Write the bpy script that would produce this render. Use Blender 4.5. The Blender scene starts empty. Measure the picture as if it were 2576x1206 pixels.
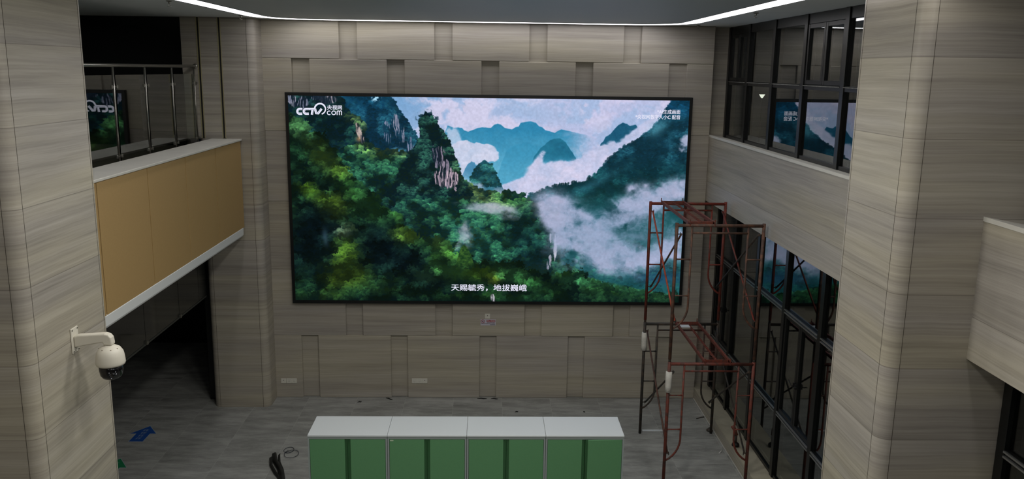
import bpy, bmesh, math, random
import numpy as np
from mathutils import Vector, Matrix
S=bpy.context.scene
COL=S.collection
# ---------------------------------------------------------------- camera, world, exposure
cam=bpy.data.cameras.new('camera');camo=bpy.data.objects.new('camera',cam);COL.objects.link(camo)
CAMF=2113.781;PI_=math.radians(11.433);YA=math.radians(1.659);RO=math.radians(.813)
cam.sensor_fit='HORIZONTAL';cam.sensor_width=36.0;cam.lens=CAMF*36.0/2576.0;cam.clip_start=.05;cam.clip_end=200
_F0=Vector((math.sin(YA)*math.cos(PI_),math.cos(YA)*math.cos(PI_),-math.sin(PI_)))
_r0=Vector((math.cos(YA),-math.sin(YA),0));_u0=_r0.cross(_F0)
_R0=_r0*math.cos(RO)+_u0*math.sin(RO);_U0=-_r0*math.sin(RO)+_u0*math.cos(RO)
camo.matrix_world=Matrix(((_R0.x,_U0.x,-_F0.x,0),(_R0.y,_U0.y,-_F0.y,-13.284),(_R0.z,_U0.z,-_F0.z,5.4),(0,0,0,1)))
S.camera=camo
w=bpy.data.worlds.new('night');S.world=w;w.use_nodes=True
w.node_tree.nodes['Background'].inputs[0].default_value=(.35,.5,.75,1)
w.node_tree.nodes['Background'].inputs[1].default_value=.004
S.view_settings.view_transform='Standard';S.view_settings.look='None';S.view_settings.gamma=1.0
S.view_settings.use_curve_mapping=False;S.view_settings.exposure=0.0
S.cycles.max_bounces=7;S.cycles.diffuse_bounces=3;S.cycles.transmission_bounces=6;S.cycles.transparent_max_bounces=12
LED_STRENGTH=4.6;FILL_LIGHT_W=34.0
# six fill lights added out of view to brighten the hall (built with the ceiling below) carry FILL_LIGHT_W watts each

# ---------------------------------------------------------------- helpers
def lin(c):
    return tuple(((x/255.)/12.92 if x/255.<=.04045 else ((x/255.+.055)/1.055)**2.4) for x in c)+(1.,)
def nodes(m):
    m.use_nodes=True;nt=m.node_tree;return nt,nt.nodes,nt.links,nt.nodes['Principled BSDF']
MATS={}
def simple(name,rgb,rough=.5,metal=0.,noise=.0,nscale=30.,spec=.5,bump=0.,second=None,thr=(.45,.6)):
    m=bpy.data.materials.new(name);nt,N,L,B=nodes(m);col=lin(rgb)
    B.inputs['Base Color'].default_value=col;B.inputs['Roughness'].default_value=rough;B.inputs['Metallic'].default_value=metal
    B.inputs['Specular IOR Level'].default_value=spec
    if noise>0 or second or bump>0:
        tc=N.new('ShaderNodeTexCoord');nz=N.new('ShaderNodeTexNoise');nz.inputs['Scale'].default_value=nscale;nz.inputs['Detail'].default_value=5
        L.new(tc.outputs['Object'],nz.inputs['Vector'])
        cr=N.new('ShaderNodeValToRGB')
        if second:
            cr.color_ramp.elements[0].position=thr[0];cr.color_ramp.elements[1].position=thr[1]
            cr.color_ramp.elements[0].color=col;cr.color_ramp.elements[1].color=lin(second)
        else:
            cr.color_ramp.elements[0].position=.3;cr.color_ramp.elements[1].position=.7
            cr.color_ramp.elements[0].color=tuple(c*(1-noise) for c in col[:3])+(1,);cr.color_ramp.elements[1].color=tuple(min(1,c*(1+noise)) for c in col[:3])+(1,)
        L.new(nz.outputs['Fac'],cr.inputs['Fac']);L.new(cr.outputs['Color'],B.inputs['Base Color'])
        if bump>0:
            b=N.new('ShaderNodeBump');b.inputs['Strength'].default_value=bump;b.inputs['Distance'].default_value=.01
            L.new(nz.outputs['Fac'],b.inputs['Height']);L.new(b.outputs['Normal'],B.inputs['Normal'])
    return m
def emit(name,rgb,s):
    m=bpy.data.materials.new(name);m.use_nodes=True;nt=m.node_tree;nt.nodes.remove(nt.nodes['Principled BSDF'])
    e=nt.nodes.new('ShaderNodeEmission');e.inputs[0].default_value=lin(rgb);e.inputs[1].default_value=s
    nt.links.new(e.outputs[0],nt.nodes['Material Output'].inputs[0]);return m
def glassmat(name,tint=(235,245,242)):
    m=bpy.data.materials.new(name);nt,N,L,B=nodes(m)
    B.inputs['Base Color'].default_value=lin(tint);B.inputs['Roughness'].default_value=0.0;B.inputs['Transmission Weight'].default_value=1.0;B.inputs['IOR'].default_value=1.5
    return m
def math_(N,L,op,a,b=None,c=None):
    n=N.new('ShaderNodeMath');n.operation=op
    for i,v in enumerate((a,b,c)):
        if v is None: continue
        if isinstance(v,(int,float)): n.inputs[i].default_value=v
        else: L.new(v,n.inputs[i])
    return n.outputs[0]
def stone(name,pitch=1.111,z0=-.032,ujoint=None,base=(168,162,148),dark=(136,131,119),light=(190,185,171),rough=.42,joint=.003):
    # limestone with fine horizontal grain, cut in courses with a thin joint at every course
    m=bpy.data.materials.new(name);nt,N,L,B=nodes(m)
    tc=N.new('ShaderNodeTexCoord');sp=N.new('ShaderNodeSeparateXYZ');L.new(tc.outputs['Object'],sp.inputs[0])
    M=lambda *a:math_(N,L,*a)
    zr=M('DIVIDE',M('SUBTRACT',sp.outputs['Z'],z0),pitch);row=M('FLOOR',zr)
    hx=M('ADD',sp.outputs['X'],M('MULTIPLY',sp.outputs['Y'],1.0))
    wn=N.new('ShaderNodeTexWhiteNoise');wn.noise_dimensions='2D'
    if ujoint:
        colm=M('FLOOR',M('DIVIDE',M('ADD',hx,M('MULTIPLY',M('MODULO',M('ABSOLUTE',row),2.0),ujoint*.5)),ujoint))
    else: colm=M('FLOOR',M('DIVIDE',sp.outputs['Y'],40.0))
    cb=N.new('ShaderNodeCombineXYZ');L.new(row,cb.inputs[0]);L.new(colm,cb.inputs[1]);L.new(cb.outputs[0],wn.inputs['Vector'])
    off=M('MULTIPLY',wn.outputs['Value'],37.0)
    # slow waviness of the bedding
    wv=N.new('ShaderNodeTexNoise');wv.noise_dimensions='3D';wv.inputs['Scale'].default_value=.7;wv.inputs['Detail'].default_value=3;L.new(tc.outputs['Object'],wv.inputs['Vector'])
    zz=M('ADD',M('ADD',sp.outputs['Z'],M('MULTIPLY',M('SUBTRACT',wv.outputs['Fac'],.5),.07)),off)
    def layer(su,sz,det,rg=.6):
        v=N.new('ShaderNodeCombineXYZ');L.new(M('MULTIPLY',sp.outputs['X'],su),v.inputs[0]);L.new(M('MULTIPLY',sp.outputs['Y'],su),v.inputs[1]);L.new(M('MULTIPLY',zz,sz),v.inputs[2])
        n=N.new('ShaderNodeTexNoise');n.inputs['Scale'].default_value=1.0;n.inputs['Detail'].default_value=det;n.inputs['Roughness'].default_value=rg;L.new(v.outputs[0],n.inputs['Vector']);return n.outputs['Fac']
    a=layer(.30,10.0,7,.66);b=layer(.9,60.0,5,.62);c=layer(.22,2.0,3)
    t=M('ADD',M('ADD',M('MULTIPLY',a,.62),M('MULTIPLY',b,.34)),M('MULTIPLY',c,.24))
    t=M('ADD',t,M('MULTIPLY',M('SUBTRACT',wn.outputs['Value'],.5),.09))
    cr=N.new('ShaderNodeValToRGB');e=cr.color_ramp.elements;e[0].position=.40;e[0].color=lin(dark);e[1].position=.80;e[1].color=lin(light)
    k=e.new(.6);k.color=lin(base);L.new(t,cr.inputs['Fac'])
    # pinkish / greyish drift
    hs=N.new('ShaderNodeMixRGB');hs.blend_type='MULTIPLY';hs.inputs['Fac'].default_value=.9;L.new(cr.outputs['Color'],hs.inputs['Color1'])
    cr2=N.new('ShaderNodeValToRGB');e=cr2.color_ramp.elements;e[0].position=.38;e[0].color=(.93,.93,1.0,1);e[1].position=.62;e[1].color=(1.0,.985,.93,1);L.new(c,cr2.inputs['Fac']);L.new(cr2.outputs['Color'],hs.inputs['Color2'])
    fr=M('ABSOLUTE',M('SUBTRACT',M('FRACT',zr),.5));jm=M('GREATER_THAN',fr,.5-joint/pitch)
    if ujoint:
        uf=M('ABSOLUTE',M('SUBTRACT',M('FRACT',M('DIVIDE',M('ADD',hx,M('MULTIPLY',M('MODULO',M('ABSOLUTE',row),2.0),ujoint*.5)),ujoint)),.5));jm=M('MAXIMUM',jm,M('GREATER_THAN',uf,.5-joint*.6/ujoint))
    mx=N.new('ShaderNodeMixRGB');L.new(M('MULTIPLY',jm,.42),mx.inputs['Fac']);L.new(hs.outputs['Color'],mx.inputs['Color1']);mx.inputs['Color2'].default_value=lin((70,64,56))
    L.new(mx.outputs['Color'],B.inputs['Base Color']);B.inputs['Roughness'].default_value=rough;B.inputs['Specular IOR Level'].default_value=.35
    bp=N.new('ShaderNodeBump');bp.inputs['Strength'].default_value=.25;bp.inputs['Distance'].default_value=.004;L.new(b,bp.inputs['Height']);L.new(bp.outputs['Normal'],B.inputs['Normal'])
    return m
class MB:
    """collects shapes and links them as ONE mesh object"""
    def __init__(s): s.bm=bmesh.new()
    def box(s,x0,x1,y0,y1,z0,z1,rz=0,piv=None):
        v=[s.bm.verts.new(p) for p in ((x0,y0,z0),(x1,y0,z0),(x1,y1,z0),(x0,y1,z0),(x0,y0,z1),(x1,y0,z1),(x1,y1,z1),(x0,y1,z1))]
        for f in ((3,2,1,0),(4,5,6,7),(0,1,5,4),(1,2,6,5),(2,3,7,6),(3,0,4,7)): s.bm.faces.new([v[i] for i in f])
        if rz: bmesh.ops.rotate(s.bm,verts=v,cent=piv,matrix=Matrix.Rotation(rz,3,'Z'))
        return s
    def prism(s,pts,axis,a,b):
        # polygon pts extruded along axis from a to b
        def P(p,t):
            return {'x':(t,p[0],p[1]),'y':(p[0],t,p[1]),'z':(p[0],p[1],t)}[axis]
        A=[s.bm.verts.new(P(p,a)) for p in pts];B=[s.bm.verts.new(P(p,b)) for p in pts];n=len(pts)
        s.bm.faces.new(A[::-1]);s.bm.faces.new(B)
        for i in range(n): s.bm.faces.new((A[i],A[(i+1)%n],B[(i+1)%n],B[i]))
        return s
    def tube(s,pts,r,n=8,cap=True,rs=None):
        pts=[Vector(p) for p in pts];rings=[];up=None
        for i,p in enumerate(pts):
            d=(pts[min(i+1,len(pts)-1)]-pts[max(i-1,0)]).normalized()
            if up is None:
                up=Vector((0,0,1)) if abs(d.z)<.9 else Vector((1,0,0))
            u=d.cross(up).normalized();v=u.cross(d).normalized();up=v
            R=rs[i] if rs else r
            rings.append([s.bm.verts.new(p+(u*math.cos(2*math.pi*k/n)+v*math.sin(2*math.pi*k/n))*R) for k in range(n)])
        for a,b in zip(rings,rings[1:]):
            for k in range(n): s.bm.faces.new((a[k],a[(k+1)%n],b[(k+1)%n],b[k])).smooth=True
        if cap: s.bm.faces.new(rings[0][::-1]);s.bm.faces.new(rings[-1])
        return s
    def lathe(s,prof,c,n=32,axis='z',cap=True):
        rings=[]
        for r,h in prof:
            ring=[]
            for k in range(n):
                a=2*math.pi*k/n;x,y=r*math.cos(a),r*math.sin(a)
                p={'z':(x,y,h),'y':(x,h,y),'x':(h,x,y)}[axis]
                ring.append(s.bm.verts.new((c[0]+p[0],c[1]+p[1],c[2]+p[2])))
            rings.append(ring)
        for a,b in zip(rings,rings[1:]):
            for k in range(n): s.bm.faces.new((a[k],a[(k+1)%n],b[(k+1)%n],b[k])).smooth=True
        if cap: s.bm.faces.new(rings[0][::-1]);s.bm.faces.new(rings[-1])
        return s
    def build(s,name,mat,parent=None,bevel=0,seg=1):
        bmesh.ops.recalc_face_normals(s.bm,faces=s.bm.faces[:])
        me=bpy.data.meshes.new(name);s.bm.to_mesh(me);s.bm.free();me.materials.append(mat)
        o=bpy.data.objects.new(name,me);COL.objects.link(o)
        if parent is not None:
            o.parent=parent;o.matrix_parent_inverse=parent.matrix_world.inverted()
        if bevel:
            b=o.modifiers.new('bevel','BEVEL');b.width=bevel;b.segments=seg;b.limit_method='ANGLE';b.angle_limit=math.radians(40)
        return o
def struct(o,label=None):
    o['kind']='structure'
    return o
def tag(o,label,cat,group=None):
    o['label']=label;o['category']=cat
    if group:o['group']=group
    return o
def empty(name,loc):
    o=bpy.data.objects.new(name,None);o.empty_display_size=.1;o.location=loc;COL.objects.link(o);o.matrix_world=Matrix.Translation(loc);return o
def rrect(cx0,cx1,cy0,cy1,r,n=6,corners=(1,1,1,1)):
    P=[]
    for (x,y,a0),c in zip(((cx1-r,cy1-r,0),(cx0+r,cy1-r,90),(cx0+r,cy0+r,180),(cx1-r,cy0+r,270)),corners):
        if c:
            for k in range(n+1):
                a=math.radians(a0+90*k/n);P.append((x+r*math.cos(a),y+r*math.sin(a)))
        else:
            P.append({0:(cx1,cy1),90:(cx0,cy1),180:(cx0,cy0),270:(cx1,cy0)}[a0])
    return P
def text_obj(name,body,size,loc,mat,parent,width=None,rot=(math.pi/2,0,0),bold=0.,align='LEFT',flat=0.0006,strike=0.,tall=1.):
    cu=bpy.data.curves.new(name,'FONT');cu.body=body;cu.size=size;cu.offset=bold;cu.extrude=flat;cu.align_x=align;cu.resolution_u=3
    t=bpy.data.objects.new(name,cu);COL.objects.link(t)
    dg=bpy.context.evaluated_depsgraph_get();dg.update();me=bpy.data.meshes.new_from_object(t.evaluated_get(dg))
    bpy.data.objects.remove(t,do_unlink=True)
    xs=[v.co.x for v in me.vertices];ys=[v.co.y for v in me.vertices]
    if width and xs:
        k=width/(max(xs)-min(xs));x0=min(xs) if align=='LEFT' else (max(xs) if align=='RIGHT' else (max(xs)+min(xs))/2)
        for v in me.vertices: v.co.x=(v.co.x-x0)*k;v.co.y=(v.co.y-min(ys))*tall
    if strike:
        b=bmesh.new();b.from_mesh(me)
        src=me.copy();
        for dx,dy in((strike,0),(0,strike*.6),(strike,strike*.6)):
            n0=len(b.verts);b.from_mesh(src);b.verts.ensure_lookup_table()
            for v in b.verts[n0:]: v.co.x+=dx;v.co.y+=dy
        b.to_mesh(me);b.free()
    me.materials.clear();me.materials.append(mat)
    o=bpy.data.objects.new(name,me);COL.objects.link(o);o.location=loc;o.rotation_euler=rot
    if parent is not None: o.parent=parent;o.matrix_parent_inverse=parent.matrix_world.inverted()
    return o
# ---------------------------------------------------------------- picture shown on the LED wall (painted with numpy)
SX0,SX1,SZ0,SZ1=-3.10,3.125,1.70,4.963
TW,TH=1300,681
_f,_pi,_ya,_ro=2113.781,*np.radians([11.433,1.659,.813])
_F=np.array([np.sin(_ya)*np.cos(_pi),np.cos(_ya)*np.cos(_pi),-np.sin(_pi)])
_r=np.array([np.cos(_ya),-np.sin(_ya),0.]);_u=np.cross(_r,_F)
_R=_r*np.cos(_ro)+_u*np.sin(_ro);_U=-_r*np.sin(_ro)+_u*np.cos(_ro);_C=np.array([0,-13.284,5.4])
_rg=np.random.RandomState(7);_TB=_rg.rand(256,256).astype(np.float32)
def vn(x,y,s=0):
    i=np.floor(x).astype(np.int32);j=np.floor(y).astype(np.int32);a=(x-i).astype(np.float32);b=(y-j).astype(np.float32);a=a*a*(3-2*a);b=b*b*(3-2*b)
    i0=(i+s*17)&255;j0=(j+s*29)&255;i1=(i0+1)&255;j1=(j0+1)&255
    return (_TB[j0,i0]*(1-a)+_TB[j0,i1]*a)*(1-b)+(_TB[j1,i0]*(1-a)+_TB[j1,i1]*a)*b
def fbm(x,y,o=4,s=0):
    t=0;w=0.5;n=0
    for k in range(o): t=t+w*vn(x,y,s+k*7);n+=w;w*=.5;x=x*2.03+3.1;y=y*2.03+1.7
    return t/n
def sst(a,b,x):
    t=np.clip((x-a)/(b-a),0,1);return t*t*(3-2*t)
def paint():
    gx=np.linspace(SX0,SX1,TW)[None,:]*np.ones((TH,1));gz=np.linspace(SZ1,SZ0,TH)[:,None]*np.ones((1,TW))
    gx=gx.astype(np.float32);gz=gz.astype(np.float32);dx=gx-_C[0];dy=-.085-_C[1];dz=gz-_C[2]
    q=dx*_F[0]+dy*_F[1]+dz*_F[2]
    U=1288+_f*(dx*_R[0]+dy*_R[1]+dz*_R[2])/q;V=603-_f*(dx*_U[0]+dy*_U[1]+dz*_U[2])/q;U=U.astype(np.float32);V=V.astype(np.float32)
    img=np.zeros((TH,TW,3),np.float32)
    def C(*c): return np.array(c)/255.
    def mix(m,c):
        nonlocal img
        m=np.clip(m,0,1)[...,None];img=img*(1-m)+c*m
    n1=fbm(U/60,V/60,5,1);n2=fbm(U/22,V/22,4,2);n3=fbm(U/8,V/8,3,3);n4=fbm(U/130,V/90,4,4)
    cl=fbm(U/55+n2*.8,V/38+n1*.8,5,11);cl2=fbm(U/95+n2,V/60+n1,5,21)
    def ridge(pts,rough=3.,soft=1.5,rs=12.,seed=0):
        p=np.array(pts,float);y=np.interp(U,p[:,0],p[:,1],left=2000,right=2000)
        y=y-(fbm(U/rs,V/(rs*2),3,40+seed)-.5)*rough*2
        return sst(-soft,soft,V-y)
    def ell(cx,cy,rx,ry,rot=0,p=1.):
        a=np.radians(rot);X=(U-cx)*float(np.cos(a))+(V-cy)*np.sin(a);Y=-(U-cx)*np.sin(a)+(V-cy)*np.cos(a)
        return np.exp(-((X/rx)**2+(Y/ry)**2)**p)
    def G(lo,hi,t): t=np.clip(t,0,1)[...,None];return lo*(1-t)+hi*t
    KX=TW/1003.;R=np.random.RandomState(3)
    def crowns(mask,hi,lo,size,dens=1.,edge=.35,br=1.,top=-1.):
        # overlapping tree crowns, farthest (highest) first; hi / lo are colour fields
        nonlocal img
        st=size*KX*1.05/dens;P=[]
        for yy in np.arange(0,TH,st*.7):
            for xx in np.arange(0,TW,st):
                P.append((yy+R.uniform(-.5,.5)*st,xx+R.uniform(-.6,.6)*st))
        P.sort()
        for cy,cx in P:
            iy=int(cy);ix=int(cx)
            if iy<0 or ix<0 or iy>=TH or ix>=TW or mask[iy,ix]<.5: continue
            r=size*KX*R.uniform(.55,1.25);ry=r*R.uniform(.7,1.05);w=int(r*1.5)+2
            y0=max(0,iy-w);y1=min(TH,iy+w);x0=max(0,ix-w);x1=min(TW,ix+w)
            Y,X=np.mgrid[y0:y1,x0:x1];dx=(X-cx)/r;dy=(Y-cy)/ry
            nz=n3b[y0:y1,x0:x1];d=np.sqrt(dx*dx+dy*dy*(1+.5*(dy>0)))+(nz-.5)*edge*2
            al=sst(1.05,.8,d);tn=R.uniform(.35,1.1)*br
            sh=np.clip((.62-dy*.75-dx*.18+(nz-.5)*.9),0,1.15)*tn
            h=hi[iy,ix];l=lo[iy,ix]
            c=l+(h*pn[iy,ix]-l)*sh[...,None]
            img[y0:y1,x0:x1]=img[y0:y1,x0:x1]*(1-al[...,None])+c*al[...,None]
    n3b=fbm(U/5,V/5,3,31);pn=.33+.95*sst(.36,.70,fbm(U/26,V/20,3,57))
    def field(c): return np.zeros((TH,TW,3),np.float32)+np.array(c,np.float32)/255.
    def blend(fl,m,c): m=np.clip(m,0,1)[...,None];return fl*(1-m)+np.array(c,np.float32)/255.*m
    clN=(fbm(U/60+n2*1.6,V/40+n1*1.6,6,11)-.5)*2.4;clF=(fbm(U/24+n3*.5,V/15+n2,5,15)-.5)*2.
    def fog(m,lo,hi,a=.9,t0=.35,t1=.8,k=1.):
        x=m+(clN*.6+clF*.35)*k*np.clip(m*2.2,0,1)
        mix(sst(t0,t1,x)*a,G(lo,hi,.5+clN*.35+clF*.3+m*.2))
    # sky
    img[:]=C(166,186,222)
    mix(sst(1250,1000,U)*sst(420,240,V),C(122,165,208))
    mix(sst(-.15,.55,clN+ell(1180,290,120,40,25)*.9)*.9,C(212,208,234))
    mix(sst(-.2,.5,(cl2-.5)*3)*sst(1250,1450,U)*.55,C(200,196,228))
    mix(ell(1360,285,90,22,12)*.35,C(150,180,214))
    # far range
    far=ridge([(1100,345),(1118,335),(1126,316),(1133,318),(1141,322),(1150,321),(1162,321),(1168,328),(1178,331),(1190,327),(1201,322),(1215,320),(1235,322),(1243,314),(1252,311),(1260,314),(1270,322),(1288,325),(1296,320),(1305,318),(1310,309),(1320,307),(1335,305),(1348,308),(1356,318),(1364,320),(1372,328),(1385,331),(1396,334),(1403,330),(1412,326),(1440,332),(1470,338),(1500,350),(1520,380)],1.2,1.2)
    edge=sst(1500,1400,U+30*clN)
    mix(far*edge,G(C(46,132,172),C(104,180,210),(V-322)/125.+.25*(n2-.5)))
    mid=ridge([(1248,450),(1262,410),(1275,378),(1290,368),(1305,362),(1325,360),(1350,366),(1380,372),(1450,380)],3,3);mix(mid*.4*edge,C(46,136,174))
    fog(ell(1140,350,20,34,-10)*.9,C(150,190,220),C(200,208,232),.8)
    puff=np.clip(ell(1190,382,60,27,8,1.6)+.5*ell(1165,430,46,36)+.3*ell(1235,385,24,24),0,1)
    fog(puff,C(160,186,218),C(222,218,238),.95,.38,.55,.55)
    # mid hills
    def treehill(pts,seed,lo,hi,fade,size=4.5,rough=2.):
        h=ridge(pts,rough,1.2,6,seed)*np.clip(fade,0,1);mix(h,G(np.array(lo)/255.,np.array(hi)/255.,n2*.8+.3*n3-.1))
        return h
    treehill([(1340,404),(1344,392),(1350,386),(1358,375),(1372,364),(1380,355),(1385,352),(1395,350),(1408,349),(1416,352),(1424,360),(1432,372),(1440,384),(1450,400)],3,(30,96,126),(42,126,154),sst(425,385,V+10*clF))
    treehill([(1500,390),(1505,376),(1512,362),(1516,358),(1524,345),(1535,338),(1545,326),(1556,315),(1567,309),(1578,312),(1584,316),(1592,315),(1600,313),(1606,324),(1612,350),(1616,400)],4,(22,72,102),(38,108,136),sst(1,0,(V-350-(1575-U)*.55+10*clF)/16.))
    riv=np.clip(ell(1390,448,150,24,-14,1.5)+ell(1500,400,120,24,-32,1.5)+ell(1620,330,70,20,-42,1.5)*.9+ell(1320,478,70,20,0,1.5)+ell(1362,392,10,34,35)*.55+ell(1395,418,60,14,-8)*.7,0,1)
    fog(riv,C(158,180,216),C(216,210,236),.96,.22,.62,.8)
    fog(ell(1500,335,70,30,-30)*.7,C(170,186,218),C(200,200,228),.6)
    # right slope with firs on its crest
    rp=[(1315,508),(1330,492),(1345,486),(1372,476),(1395,470),(1412,466),(1428,466),(1440,463),(1456,460),(1470,457),(1480,453),(1488,447),(1500,438),(1506,428),(1518,418),(1530,402),(1545,388),(1560,376),(1575,366),(1592,358),(1610,345),(1625,334),(1640,322),(1655,308),(1662,296),(1672,278),(1680,266),(1690,254),(1700,238),(1760,230)]
    rs=ridge(rp,2.5,1.2,5,5)
    rpa=np.array(rp,float)
    for k in range(46):
        fx=R.uniform(1330,1500) if k<30 else R.uniform(1500,1600);fy=np.interp(fx,rpa[:,0],rpa[:,1]);fh=R.uniform(3,9) if k<30 else R.uniform(2,4)
        rs=np.maximum(rs,sst(1.2,.6,np.abs(U-fx)/((V-(fy-fh))*.28+.3))*(V>fy-fh)*(V<fy+4))
    hi=field((40,96,112));hi=blend(hi,sst(360,480,V)*sst(1300,1500,U),(30,92,90));lo=field((14,50,70));lo=blend(lo,sst(380,500,V),(12,44,50));lo=blend(lo,sst(330,250,V),(14,66,102));hi=blend(hi,sst(330,250,V),(22,86,122))
    mix(rs,lo*.6+hi*.4);sv=img.copy();crowns(rs,hi,lo,5,1.1,.4,.75);img=sv*.25+img*.75
    mix(rs*sst(.45,.6,fbm((U+V*.6)/40,(V-U*.5)/12,4,81))*.35,C(14,48,60))
    mix(ell(1655,322,26,14,-38)*.55,C(90,160,178));mix(ell(1480,470,80,12,-28)*.35,C(60,130,155))
    fog(ell(1732,358,36,24,-40),C(160,176,208),C(196,196,222),.9,.3,.7)
    # small peaks
    treehill([(1162,445),(1170,425),(1178,412),(1186,406),(1194,410),(1198,418),(1205,440),(1210,470)],6,(66,130,168),(84,146,182),sst(470,425,V))
    h=treehill([(1172,478),(1180,455),(1186,440),(1194,424),(1204,412),(1214,405),(1220,403),(1228,408),(1236,414),(1243,428),(1250,444),(1258,460),(1266,474),(1274,492)],7,(22,66,88),(40,104,110),sst(1.3,.6,(V-405)/95.+.3*n2),rough=3)
    crowns(h*(V>412)*(V<470),field((62,134,120)),field((20,66,84)),4,1.1,.4,.8)
    fog(ell(1195,470,46,18,25)*.95,C(140,172,204),C(190,200,224),.8,.3,.8)
    # rock faces: vertical weathered streaks
    st=fbm(U/2.6+n2*3,V/24+n1*3,4,61);st2=fbm(U/1.8+n2*2,V/14,3,63)
    def cliff(mask,lo,hi,th=.5,dark=(24,34,48),c=.35):
        x=mask+(n2-.5)*1.6*np.clip(mask*2,0,1)+(st-.5)*.8;m=sst(c,c+.25,x);mix(m*.8,np.array(dark)/255.);mix(m*sst(th,th+.14,st),G(np.array(lo)/255.,np.array(hi)/255.,st2*1.5-.2))
    # back-left mountain
    h=ridge([(700,190),(950,200),(975,238),(985,246),(992,258),(998,270),(1008,280),(1016,293),(1024,302),(1032,312),(1036,326),(1044,330),(1050,350),(1058,400)],3,1.3,6,8)
    hi=field((44,104,116));lo=field((14,48,72));lo=blend(lo,sst(1020,960,U)*sst(330,240,V)*.7,(16,70,104));hi=blend(hi,sst(1020,960,U)*sst(330,240,V)*.7,(26,92,124))
    mix(h,lo);crowns(h,hi,lo,5,1.1,.5,.65)
    cliff(ell(972,330,12,34,-8,2),(74,92,120),(160,160,184),.5,(20,54,76),.4);cliff(ell(1003,330,16,44,-14,2),(80,96,122),(184,176,194),.46,(20,54,76));cliff(ell(1032,362,9,20,0,2),(74,92,120),(150,155,182),.5,(20,54,76),.4)
    fog(ell(1010,384,46,14,10),C(60,124,158),C(84,144,172),.8,.25,.8)
    mix(sst(.52,.62,n3b)*ell(945,247,13,9,0,2),C(170,218,242))
    # dark left mountain
    h=ridge([(700,200),(850,236),(862,248),(868,270),(880,285),(900,295),(912,306),(918,318),(915,335),(925,350),(930,372),(960,390),(1010,400),(1060,420)],4,2,8,9)
    hi=field((34,80,66));lo=field((10,30,42));hi=blend(hi,ell(885,300,45,12,28,1.5),(128,170,96));hi=blend(hi,ell(914,322,9,20,0,1.5),(120,165,100));hi=blend(hi,ell(800,255,90,20)*.7,(70,110,110));lo=blend(lo,ell(880,380,60,30)*.6,(20,54,76))
    mix(h,lo);crowns(h,hi,lo,6.5,1.1,.5,.75)
    cliff(ell(736,256,12,20,-15,2),(84,94,116),(190,184,200),.47);cliff(ell(762,258,12,18,-20,2),(80,90,110),(150,150,172),.5);cliff(ell(826,252,22,13,10,2),(84,94,114),(196,180,186),.47);cliff(ell(800,246,16,7,0,2),(84,94,114),(160,160,180),.5)
    cliff(ell(903,332,9,24,-16,2),(112,104,104),(214,196,186),.44,(34,34,44));mix(ell(903,350,8,7,20)*.7,C(176,140,100));cliff(ell(912,352,6,16,-20,2),(100,94,100),(190,170,164),.5)
    # mid valley
    h=ridge([(690,330),(760,350),(830,385),(880,372),(905,362),(920,364),(940,372),(955,378),(985,376),(1010,385),(1050,400),(1100,430),(1170,455),(1185,462),(1200,472),(1225,482),(1240,485),(1262,490),(1275,482),(1290,484),(1300,492),(1312,487),(1325,500),(1345,508),(1365,512),(1380,516),(1390,528),(1400,538),(1406,552),(1412,620),(1430,660),(1448,668),(1470,688),(1500,700),(1560,712),(1620,728),(1740,742),(1760,744)],3,1.5,8,10)
    hi=field((52,112,78));lo=field((10,36,42))
    for a in [((980,380,80,16,8),(140,176,104)),((930,385,40,16,20),(110,160,84)),((900,420,40,30,30),(56,120,84)),((1225,500,95,22,18),(140,176,106)),((1200,480,30,16,20),(150,190,110)),((1290,505,60,14,10),(70,130,70)),((1385,530,26,20,50),(76,140,60)),((1100,510,50,30,10),(60,128,92)),((1190,600,50,40,30),(70,140,104)),((1250,620,60,50,30),(54,122,84)),((1330,560,60,40,0),(40,92,66))]:
        hi=blend(hi,ell(*a[0],1.4),a[1])
    for a in [((1010,560,60,130,-35),(10,24,38),.9),((1060,500,60,30,0),(10,36,46),.8),((1330,625,66,50,30),(12,38,48),.95),((1180,590,60,40,30),(22,80,88),.7)]:
        lo=blend(lo,ell(*a[0],1.4)*a[2],a[1]);
    hi=blend(hi,ell(1340,625,70,44,30,1.4)*.75,(22,62,60));hi=blend(hi,ell(1000,560,50,110,-35,1.4)*.55,(26,64,60))
    mix(h,lo);crowns(h,hi,lo,9,1.15,.5);sv=img.copy();crowns(h*(n2>.5),hi,lo,5,1.,.5);img=sv*.5+img*.5
    # pinnacle
    h=ridge([(985,480),(1000,440),(1012,420),(1020,398),(1032,380),(1046,362),(1056,342),(1050,326),(1052,312),(1058,300),(1063,290),(1070,282),(1078,284),(1088,290),(1094,300),(1100,314),(1106,326),(1118,334),(1124,346),(1134,362),(1140,380),(1146,398),(1152,420),(1160,440),(1166,458),(1180,478),(1200,500)],4,1.2,5,12)
    tree=sst(.47,.53,n3b+.22*ell(1072,290,16,10,0,2)-.1)*ell(1076,300,32,24,0,3)*(V<330);mix(tree*sst(.2,.5,ell(1074,296,30,22,0,2)),C(18,46,58))
    mk=h*sst(1.15,.85,(V-300)/190.);hi=field((48,98,80));lo=field((10,28,38));hi=blend(hi,ell(1150,440,16,60,-15),(86,140,96))
    mix(mk,lo);crowns(mk*(V>292),hi,lo,5,1.1,.5,.8)
    cliff(ell(1118,420,16,50,-14,2)*sst(1165,1150,U),(96,92,112),(196,176,192),.47,(28,34,46));cliff(ell(1140,452,16,26,-14,2)*sst(1170,1155,U),(130,116,132),(224,198,210),.42,(28,34,46));cliff(ell(1096,395,12,34,-16,2),(84,84,104),(160,150,170),.5);cliff(ell(1106,452,14,22,-20,2),(120,108,124),(214,190,202),.45,(28,34,46))
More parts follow.
